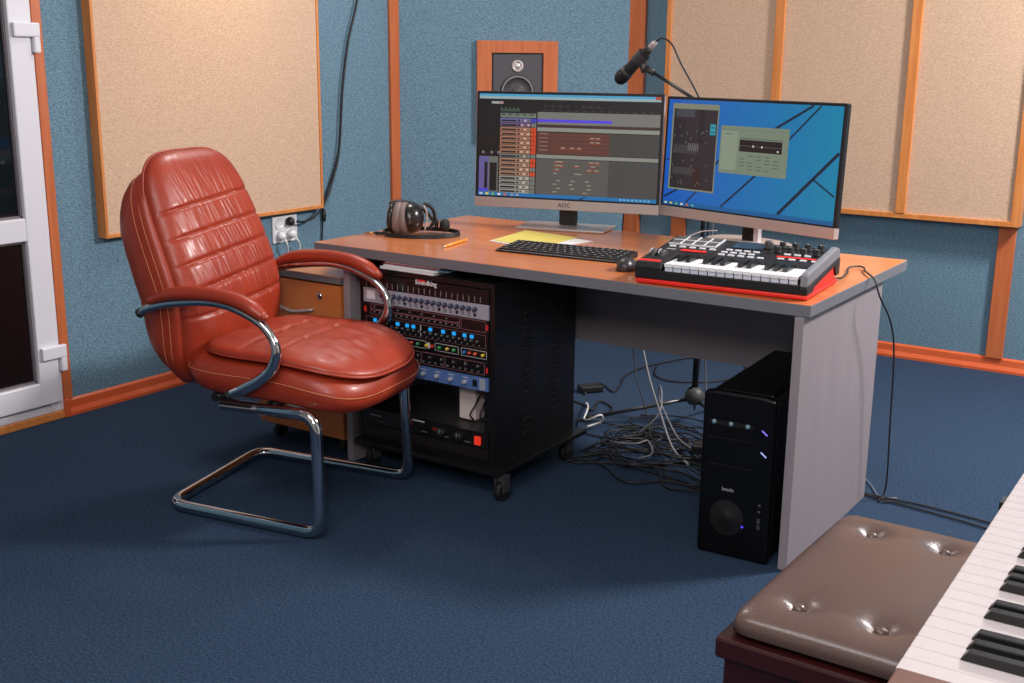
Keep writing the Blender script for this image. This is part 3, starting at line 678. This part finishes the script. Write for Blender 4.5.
for r_ in range(2):
    for c_ in range(4):
        x_ = .020+c_*.036; y_ = .205+r_*.042
        q_ = dk(x_,y_,x_+.030,y_+.034,padm,.004,'drum_pad')
        dk(x_+.030,y_-.003,x_+.0335,y_+.037,padl,.0045,'pad_surround') ; dk(x_-.002,y_-.0045,x_+.030,y_-.001,padl,.0045,'pad_surround')
dk(.075,.150,.150,.165,red,.0007,'red_stripe',0); MB().prism([(.010,.0540),(.010,.0546),(.026,.0561),(.026,.0555)],'x',.008,.072,red).build('red_stripe',mk); dk(.345,.176,.455,.186,red,.0007,'red_stripe',0); dk(.225,.262,.262,.268,red,.0007,'red_stripe',0)
dk(.200,.225,.290,.285,mat('lcd',(42,62,84),.15),.0008,'display',0)
for x_,y_ in [(.03+i*.03,.178) for i in range(5)]+[(.19+i*.028,.140) for i in range(5)]+[(.19+i*.026,.165) for i in range(4)]+[(.196+i*.026,.190) for i in range(4)]+[(.355+i*.031,.152) for i in range(4)]+[(.36+i*.028,.196) for i in range(3)]:
    dk(x_,y_,x_+.018,y_+.009,padl,.003,'button')
fm = MB(); text_mb(fm,'AKAI',.012,XF((1,0,0),(0,cos(.11),sin(.11)),(0,-sin(.11),cos(.11)),(.045,.157,slope(.157)+.0006)),wmark,depth=.0004); fm.build('lettering',mk)
for i in range(4):
    for r_ in range(2):
        x_ = .335+i*.036; y_ = .222+r_*.045; z_ = slope(y_)
        MB().lathe([(0,.014),(.008,.014),(.0092,.012),(.0092,.003),(.0115,0)],(x_,y_,z_),(0,0,1),rubber,16).box((x_-.0008,y_-.0085,z_+.0138),(x_+.0008,y_,z_+.0146),wmark).build('knob',mk)
MB().lathe([(0,.018),(.010,.018),(.0115,.014),(.012,0)],(.300,.25,slope(.25)),(0,0,1),dgrey,18).build('dial',mk)
for x_ in (.026,.052):
    MB().cyl((x_-.0075,.085,.052),(x_+.0075,.085,.052),.021,dgrey,24).build('wheel',mk)
    MB().tube([(x_-.009,.085+.0215*cos(t*pi/10),.052+.0215*sin(t*pi/10)) for t in range(2,9)],.0012,padl,6).build('wheel_rim',mk)
cable('usb_cable',[(1.700,.345,.765),(1.706,.40,.759),(1.69,.50,.757),(1.665,.59,.757),(1.68,.635,.757),(1.705,.615,.757),(1.72,.57,.757),(1.765,.49,.757),(1.785,.47,.745),(1.800,.475,.70),(1.812,.56,.615),(1.815,.62,.505),(1.812,.66,.275),(1.81,.69,.08),(1.80,.705,.012),(1.80,.66,.006),(1.84,.68,.006)],.0028,cableb,'thin black cable hanging over the right end of the desk down to the carpet')
cable('monitor_cable',[(.66,1.00,.60),(.66,.99,.70),(.68,.96,.80),(.70,.93,.86)],.0025,cableb,'thin black lead behind the base of the left monitor')
cable('thin_wire',[(1.08,.62,H_+.004),(1.085,.66,.785),(1.12,.70,.806),(1.17,.72,.812)],.0016,cablew,'thin pale wire curving up behind the music keyboard')

# ------------------------------------------------------------ microphone and stand
ms_ = thing('microphone_stand','black boom microphone stand standing behind the desk','stand',(.965,1.05,0))
MB().tube([(0,0,.10),(0,0,.60)],.012,blackp,14).build('lower_pole',ms_)
MB().tube([(0,0,.60),(0,0,1.19)],.008,mat('pole_grey',(74,80,84),.3,.6),14).build('upper_pole',ms_)
MB().lathe([(0,0),(.017,0),(.019,.02),(.017,.05),(.01,.055),(0,.055)],(0,0,.58),(0,0,1),rubber,18).build('height_clutch',ms_)
MB().lathe([(0,-.036),(.02,-.032),(.034,-.018),(.038,0),(.034,.018),(.02,.032),(.013,.036)],(0,0,.118),(-.35,-.3,1),dgrey,24).build('leg_hub',ms_)
for dx_,dy_ in ((-.36,-.20),(.34,-.18),(.02,.40)):
    l_ = MB().tube([(0,0,.11),(dx_,dy_,.014)],.008,mat('leg_metal',(70,70,74),.3,.5),10).build('leg',ms_)
    MB().tube([(dx_*.94,dy_*.94,.019),(dx_*1.03,dy_*1.03,.013)],.012,rubber,10).build('rubber_foot',l_)
bt = Vector((0,0,1.20)); bd = (Vector((-.235,0,1.325))-bt)
MB().tube([bt-bd*.7, bt+bd],.0065,mat('pole_grey',(74,80,84),.3,.6),12).build('boom_arm',ms_)
MB().tube([bt-bd*.95, bt-bd*.68],.018,rubber,14).build('counterweight',ms_)
MB().tube([bt+Vector((0,-.014,0)),bt+Vector((0,.03,0))],.017,rubber,14).build('tilt_knob',ms_)
MB().tube([bt+bd*.96,bt+bd*1.10],.013,dgrey,14).build('boom_end',ms_)
mh = Vector((.607,1.05,1.306)); mt = Vector((.722,1.05,1.413)); md = (mt-mh).normalized()
mc = thing('microphone','black handheld microphone clipped to the boom and pointing down left above the monitors','microphone',mh[:])
MB().lathe([(0,-.032),(.014,-.029),(.024,-.018),(.0275,0),(.0265,.012),(.024,.018)],(0,0,0),md,mat('mesh_grille',(34,32,34),.5,.4,bump=1,scale=500),24).build('grille',mc)
MB().lathe([(.0255,.016),(.027,.019),(.027,.026),(.0235,.030)],(0,0,0),md,dgrey,24).build('collar_ring',mc)
MB().lathe([(.0235,.030),(.022,.06),(.0165,.145),(.0155,.150),(0,.150)],(0,0,0),md,mat('mic_body',(52,50,52),.35,.3),24).build('handle',mc)
MB().lathe([(0,.150),(.0105,.1505),(.0115,.158),(.0105,.176),(.006,.186),(0,.187)],(0,0,0),md,silver,18).build('connector',mc)
cl = thing('microphone_clip','dark plastic clip holding the microphone on the boom end','clip',(mh+md*.10)[:])
MB().tube([md*-.022,md*.022],.0255,dgrey,18,caps=False).tube([md*0+Vector((.006,0,-.024)),Vector((.018,0,-.052))],.010,dgrey,10).build('clip_body',cl)
e0 = mh+md*.186
cable('microphone_cable',[e0,e0+Vector((.025,.0,.012)),e0+Vector((.06,.01,-.01)),e0+Vector((.10,.012,-.08)),e0+Vector((.165,.015,-.18)),e0+Vector((.225,.015,-.30)),e0+Vector((.235,.018,-.50)),e0+Vector((.232,.02,-.8)),e0+Vector((.225,.03,-1.1)),e0+Vector((.21,.03,-1.38))],.0035,cableb,'black microphone cable arching from the microphone down behind the right monitor')
cable('pole_cable',[(1.01,1.06,1.0),(1.0,1.06,.8),(.998,1.06,.5),(.99,1.07,.3),(1.0,1.1,.02)],.003,cableg,'thin grey cable hanging beside the microphone stand pole')

# ------------------------------------------------------------ floor cable tangle
labels = ['black floor cable in front of the tangle nearest the rack','black cable looping in the tangle, furthest from the camera','thin black cable crossing the tangle toward the computer tower','black cable ending near the rack caster','thick black cable along the front edge of the tangle']
rc_ = random.Random(11)
def lay(pts, r, m, lab, name='floor_cable', grp=None, zz=None):
    P = [Vector((x,y,(zz[i] if zz else .006))) for i,(x,y) in enumerate(pts)]
    return cable(name,P,r,m,lab,6,grp,seg=6)
for i in range(15):    # long bundle from the rack to the tower
    o_ = (i-6)*.016; j = lambda s: rc_.uniform(-s,s)
    pts = [(.79+j(.02),.40+i*.024),(.84+j(.03),.56+o_*1.6+j(.06)),(.93+j(.04),.60+o_*1.8+j(.10)),(1.05+j(.05),.58+o_*1.8+j(.11)),(1.18+j(.04),.56+o_*1.6+j(.09)),(1.32,.50+o_*1.3+j(.05)),(1.42+j(.02),.54+o_*1.3+j(.05))]
    lay(pts,.0032+.0012*(i%3==0),cableb,'black cable lying in the tangled bundle between the rack and the computer tower',grp='black cables in the bundle between rack and tower',zz=[.007+.007*((i*k*3)%6) for k in range(7)])
for i in range(9):     # looped cables behind
    cx_, cy_ = .86+rc_.uniform(-.12,.18), .80+rc_.uniform(-.1,.15); rx_, ry_ = rc_.uniform(.09,.18), rc_.uniform(.06,.13); a0 = rc_.uniform(0,6)
    lay([(cx_+rx_*cos(a0+t*.7)*(1+.06*t),cy_+ry_*sin(a0+t*.7)) for t in range(10)],.0032,cableb,'black cable lying in loops behind the bundle under the desk',grp='looped black cables under the desk',zz=[.006+.004*((i+k)%5) for k in range(10)])
lay([(.42,1.15),(.37,1.33),(.42,1.32),(.50,1.26),(.46,1.40),(.42,1.50),(.41,1.66),(.46,1.85),(.53,2.0),(.66,2.05)],.004,cableb,'black cable zigzagging over the open carpet far under the desk')
lay([(.45,1.75),(.52,1.60),(.62,1.55),(.74,1.62),(.82,1.75),(.80,1.95),(.72,2.05)],.0035,cableb,'black cable in a wide loop near the angled wall')
lay([(.40,1.05),(.50,1.02),(.56,.98),(.52,1.10),(.60,1.06),(.64,.98)],.004,cableb,'short black cable bend beside the back of the rack')
cable('white_cable',[(.50,1.03,.012),(.56,.94,.03),(.60,.86,.035),(.63,.79,.03),(.68,.74,.05),(.72,.76,.07),(.70,.80,.03),(.66,.76,.012)],.0042,cablew,'thick white cable loop beside the rack')
cable('grey_cable',[(.86,.80,.012),(.92,.84,.09),(.90,.90,.15),(.86,.96,.16),(.84,1.0,.10),(.92,.92,.05),(1.02,.80,.03),(1.10,.74,.02)],.003,cableg,'thin grey cable standing up in a tall loop in the tangle')
cable('grey_cable',[(.70,1.06,.60),(.74,1.00,.40),(.84,.90,.22),(.95,.80,.10),(1.06,.68,.03),(1.16,.60,.012)],.004,cableg,'straight grey cable slanting down from the desk to the floor')
cable('black_cable',[(.66,1.08,.60),(.70,1.02,.40),(.76,.95,.20),(.86,.86,.08),(.92,.78,.02),(.98,.72,.012)],.0025,cableb,'thin black cable slanting down left of the grey one')
cable('grey_cable',[(.84,.62,.03),(.90,.58,.045),(.96,.60,.05),(.97,.66,.045),(1.04,.56,.04),(1.02,.50,.035)],.003,cableg,'short grey wire curled on top of the cable bundle')
tag(MB().box((0,0,0),(.12,.05,.035),blackp).build('power_brick',loc=(1.15,.64,.036),rot=(0,0,.3),bevel=.006),'black power brick among the cables beside the computer tower','adapter')
tag(MB().box((0,0,0),(.10,.06,.03),blackp).build('power_strip',loc=(.40,1.16,.001),rot=(0,0,.9),bevel=.006),'small black power block on the carpet behind the rack','adapter')
lay([(1.735,.70),(1.80,.70),(1.92,.705),(2.12,.68),(2.4,.62),(2.9,.60)],.0035,cableb,'black cable running right across the carpet from the desk, upper of two')
lay([(1.735,.69),(1.85,.675),(1.99,.655),(2.12,.63),(2.4,.56),(2.9,.50)],.0035,cableb,'black cable running right across the carpet from the desk, lower of two')
lay([(1.70,.84),(1.74,.78),(1.79,.70),(1.84,.72)],.002,cableg,'thin grey wire end sticking out behind the right side panel of the desk')

# ------------------------------------------------------------ chair
ch = thing('office_chair','brown-red leather cantilever armchair with chrome tube frame facing the desk','chair',(.223,-.363,0),R(10))
TR = .018
pts = [(-.05,-.262,.365),(.275,-.262,.372),(.290,-.278,.019),(-.266,-.272,.019),(-.312,.255,.019),(.285,.262,.019),(.272,.25,.372),(-.05,.245,.365)]
MB().tube(fillet(pts,[0,.055,.055,.07,.07,.055,.055,0],8),TR,chrome,16).build('sled_frame',ch)
MB().tube([(.10,-.235,.372),(.10,.235,.372)],.014,blackp,12).tube([(-.10,-.235,.372),(-.10,.235,.372)],.014,blackp,12).box((-.13,-.2,.375),(.2,.2,.392),blackp).build('seat_bracket',ch)
# seat shell
def outl_seat(th,ax,ay,nf=2.6,nb=4.0):
    c,s_ = cos(th),sin(th); n = nf if c>0 else nb
    r = (abs(c)**n+abs(s_)**n)**(-1/n); return ax*r*c, ay*r*s_
wr = lambda x,y,z,f=14,a=.003: a*noise.noise(Vector((x*f,y*f,z)))
zs = lambda a: .035*((a+.30)/.62)**2*0
def seatz(a): return -.055*max(0,(a-.0)/.28)**2+.006*max(0,(-a-.15)/.15)
MB().pillow(lambda th: outl_seat(th,.298,.273,4.0,6.0),lambda a,b,r: .060*(1-r**8)**.5, lambda a,b,r: -(.068-.014*max(0,a/.28)**2)*(1-r**12)**.5,
   lambda a,b,h:(.084+a, b, .450+h+seatz(a)*.8), leather, 44).build('seat_shell',ch)
def seat_top(a,b,r):
    g = 0
    for gx in (-.10,.02): g += .006*math.exp(-((a-gx)/.008)**2)*(1-r**4)
    for gy in (-.085,.085): g += .005*math.exp(-((b-gy)/.009)**2)*math.exp(-((a+.08)/.12)**2)
    return .036*(1-r**3.4)**.5 - g + wr(a,b,1,22,.004)*(1-r**6) + .003*noise.noise(Vector((a*10,b*45,4)))*(1-r**4)*r
MB().pillow(lambda th: outl_seat(th,.278,.264,2.8,4.5), seat_top, lambda a,b,r:-.016*(1-r**4)**.5,
   lambda a,b,h:(.112+a, b, .517+h+seatz(a)*1.05), leather, 72).build('seat_cushion',ch)
# piping and stitching on the seat
def seat_ring(ax,ay,z,r_,m,cx,nf=2.4,nb=3.5):
    P = []
    for i in range(96):
        a,b = outl_seat(i*2*pi/96,ax,ay,nf,nb); P.append((cx+a,b,z+seatz(a)*(1.0 if z>.5 else .8)))
    return MB().tube(P,r_,m,6,closed=True)
seat_ring(.276,.262,.514,.0045,leather,.112,2.8,4.5).build('seat_piping',ch)
seat_ring(.2995,.2745,.460,.0009,thread,.084,4.0,6.0).build('seat_stitching',ch)
# backrest
BZ = [(.36,-.262),(.42,-.235),(.48,-.222),(.56,-.212),(.64,-.210),(.70,-.225),(.78,-.255),(.86,-.290),(.94,-.322),(1.02,-.348),(1.10,-.368)]
def bx(z):
    z = min(max(z,BZ[0][0]),BZ[-1][0])
    for (a,xa),(b,xb) in zip(BZ,BZ[1:]):
        if z<=b:
            t = (z-a)/(b-a); t2 = t
            return xa+(xb-xa)*t2
def bcurve(z):
    return sum(bx(z+k*.02) for k in (-2,-1,0,1,2))/5
def bmap(v, z, h):
    x = bcurve(z); dxdz = (bcurve(z+.01)-bcurve(z-.01))/.02
    n = Vector((1,0,-dxdz)).normalized()
    return Vector((x,0,z))+n*h+Vector((0,v,0))
def bw(z, W0, top):   # half width taper
    t = (z-.36)/(top-.36)
    pts_ = [(0,.94),(.15,.97),(.35,1.0),(.55,.99),(.75,.955),(1,.93)]
    for (a,wa),(b,wb) in zip(pts_,pts_[1:]):
        if t<=b: 
            s_ = (t-a)/(b-a); return W0*(wa+(wb-wa)*s_)
    return W0*.80
def bD(z):
    T_=[(.36,.13),(.42,.15),(.5,.170),(.6,.182),(.75,.185),(.9,.178),(.97,.160),(1.04,.13)]
    for (a,wa),(b,wb) in zip(T_,T_[1:]):
        if z<=b: return wa+(wb-wa)*max(0,(z-a))/(b-a)
    return .14
def back_pillow(z0,z1,W0,top,bot,m,N,n=3.0,vy=0):
    zc,hz = (z0+z1)/2,(z1-z0)/2
    return MB().pillow(superell(n,1,1),top,bot,lambda a,b,h: bmap(a*bw(zc+b*hz,W0,1.09)+vy, zc+b*hz, h),m,N)
SH = back_pillow(.365,1.050,.264,lambda a,b,r:.030*(1-r**6)**.5-.01,lambda a,b,r:-bD(.7075+b*.3425)*(1-r**6.0)**.5-.01,leather,48,4.6)
SH.build('back_shell',ch)
zc_, hz_ = .730,.352
seams = [(.915),(.835),(.762),(.690),(.622)]
def back_top(a,b,r):
    z = zc_+b*hz_; g = 0
    zz = z-.018*(1-a*a)*0
    for s_ in seams: g += .009*math.exp(-((zz-s_-.020*a)/.0040)**2)+.0018*math.exp(-((zz-s_-.020*a)/.010)**2)
    # puffs between the seams, wrinkles running out of the seams
    wk = .0014*noise.noise(Vector((a*9,b*3.0,2)))+.0020*noise.noise(Vector((a*22+b*6,b*5,7)))
    if z < .60: wk *= .5
    return (.066*(1-r**4.5)**.5 - g*(1-r**8) + wk*(1-r**5))
CU = back_pillow(zc_-hz_,zc_+hz_,.246,back_top,lambda a,b,r:-.020*(1-r**4)**.5,leather,150,4.2)
CU.build('back_cushion',ch)
# piping along the cushion rim and the two stitched seams on the shell
P = []; sf = superell(4.2,1,1)
for i in range(120):
    a,b = sf(i*2*pi/120); z = zc_+b*hz_; P.append(bmap(a*bw(z,.246,1.09)*1.005,z,-.002))
MB().tube(P,.0045,leather,6,closed=True).build('back_piping',ch)
P = []; sf2 = superell(4.2,1,1); zc2,hz2 = (.365+1.050)/2,(1.050-.365)/2
for off,nm in ((-.020,'back_stitching'),(-.050,'back_stitching')):
    P = []
    for i in range(120):
        a,b = sf2(i*2*pi/120); z = zc2+b*hz2; rr = (1-((abs(off)-.01)/bD(z))**2.0)**(1/6.0)
        P.append(bmap(a*bw(zc2+b*hz2*rr,.264,1.09)*(rr*1.0+.004),zc2+b*hz2*(rr*1.0+.003),off))
    MB().tube(P,.0010,thread,5,closed=True).build(nm,ch)
# arms
for sgn in (-1,1):
    V = sgn*.292; fo = .028 if sgn>0 else 0; fz = .026 if sgn>0 else 0
    arm = [(-.312,V,.622),(-.285,V,.637),(-.20,V,.660),(-.08,V,.676),(.0,V,.674),(.07,V,.655),(.125,V,.628),(.160,V,.590),(.170,V,.548),(.150,V,.500),(.105,V,.462),(.050,V,.432),(.0,V*.985,.408)]
    arm = [(x+fo,y,z_+fz) for x,y,z_ in arm]
    a_ = MB().tube(smooth_path(arm,6),[.0125+.005*min(1,max(0,(i-42)/10))*(1 if i<66 else max(.2,1-(i-66)/8)) for i in range(len(smooth_path(arm,6)))],chrome,16)
    a_.build('arm_tube',ch)
    MB().tube([(-.318+fo,V,.619+fz),(-.306+fo,V,.626+fz)],.0145,blackp,14).build('arm_end_cap',ch)
    MB().tube([(.0+fo,V*.985,.408+fz),(-.012+fo,V*.985,.401+fz)],.0145,blackp,14).build('arm_end_cap',ch)
    MB().tube([(.03,V,.425),(.03,sgn*.235,.425)],.009,chrome,10).tube([(-.27,V,.642),(-.27,sgn*.20,.642)],.009,chrome,10).build('arm_bolt',ch)
    pth = smooth_path([(x+fo,V,z_+fz) for x,z_ in ((-.275,.660),(-.20,.688),(-.10,.700),(.0,.698),(.07,.684),(.135,.652))],8)
    n_ = len(pth)
    rad = [.021*min(1,(.25+2.6*(i/(n_-1))))**.5*min(1,(.35+6*(1-i/(n_-1))))**.5 for i in range(n_)]
    pd_ = MB().tube(pth,rad,leather_tan if False else leather,16,flat=1.25)
    e1 = pth[-1]; pd_.lathe([(rad[-1]*1.0,0),(rad[-1]*.8,.008),(rad[-1]*.4,.012),(0,.013)],e1,(pth[-1]-pth[-2]),leather,16)
    pd_.build('arm_pad',ch)

# ------------------------------------------------------------ piano bench
bn = thing('piano_bench','dark brown tufted leather piano bench with mahogany frame in front of the piano','bench',(2.108,-1.292,.022),R(-1))
BX, BY = .35, .545
def cush_top(a,b,r):
    g = 0
    for gx in (-.092,.04):
        for gy in (-.175,.185):
            d_ = math.hypot(a-gx,b-gy); g += .020*math.exp(-(d_/.018)**1.4)+.006*math.exp(-(d_/.05)**2)
            g += .002*math.exp(-((b-gy)/.010)**2)*math.exp(-(abs(a-gx)/.05))
    return .034*(1-r**16)**.42 + .006*(1-(a/.18)**2)*(1-(b/.29)**2) - g*.85
MB().pillow(superell(16,BX/2,BY/2),cush_top,lambda a,b,r:-.008*(1-r**8),lambda a,b,h:(BX/2+a,BY/2+b,.466+h),cushm,110).build('cushion',bn)
for gx in (-.092,.04):
    for gy in (-.175,.185):
        MB().lathe([(0,.007),(.006,.006),(.0105,.002),(.0115,-.004),(0,-.006)],(BX/2+gx,BY/2+gy,.489),(0,0,1),cushm,18).build('tuft_button',bn)
MB().box((-.012,-.012,.421),(BX+.012,BY+.012,.457),mahog).build('top_frame',bn,bevel=.005)
MB().box((.0,.0,.33),(BX,BY,.421),mahog).build('apron',bn,bevel=.003)
MB().lathe([(0,.042),(.016,.040),(.024,.030),(.024,.020),(.014,.012),(.010,0),(.014,0)],(.145,-.0,.385),(0,-1,0),mahog,24).build('height_knob',bn)
for x_ in (.0,BX-.045):
    for y_ in (.0,BY-.045):
        k_ = .004
        MB().prism([(x_,y_),(x_+.045,y_),(x_+.045,y_+.045),(x_,y_+.045)],'z',-.022,.33,mahog).build('leg',bn,bevel=.004)

# ------------------------------------------------------------ digital piano
pn = thing('digital_piano','digital piano with white and black keys in the lower right corner','piano',(2.534,-1.952,.094),R(.8))
PL = 52*.0235
MB().box((-.004,-.03,.66),(.36,PL+.05,.745),mat('piano_case',(52,44,44),.4)).build('key_bed',pn,bevel=.004)
MB().box((.0,-.045,.70),(.36,.006,.772),brownw).build('cheek_block',pn,bevel=.003)
MB().box((.0,PL+.014,.70),(.36,PL+.06,.772),brownw).build('cheek_block',pn,bevel=.003)
MB().box((.16,.006,.7455),(.36,PL+.014,.80),mat('piano_case',(52,44,44),.4)).build('control_panel',pn,bevel=.004)
ivp = mat('ivory',(196,186,186),.35); ivs = mat('ivory_front',(170,160,158),.5)
for i in range(52):
    y_ = .010+i*.0235
    MB().box((-.002,y_+.0006,.747),(.155,y_+.0228,.768),ivp).build('white_key',pn,bevel=.0014)
    # treble end is nearest the camera: C, B A G F E D C ...
    s_ = (i-1)%7      # 0=B,1=A,2=G,3=F,4=E,5=D,6=C
    if i>=1 and s_ in (0,1,2,4,5) and i<51:
        yb = y_+.0235+{0:.002,1:0,2:-.002,4:.0015,5:-.0015}[s_]
        MB().prism([(.041,.7685),(.047,.777),(.155,.778),(.155,.7685)],'y',yb-.0057,yb+.0057,kblk).build('black_key',pn,bevel=.0012)
for y_ in (.0,PL-.01):
    MB().box((.16,y_,-.094),(.34,y_+.03,.659),brownw).build('leg',pn,bevel=.004)
MB().box((-.014,.515,.73),(-.0045,.54,.752),blackp).build('latch',pn,bevel=.001)
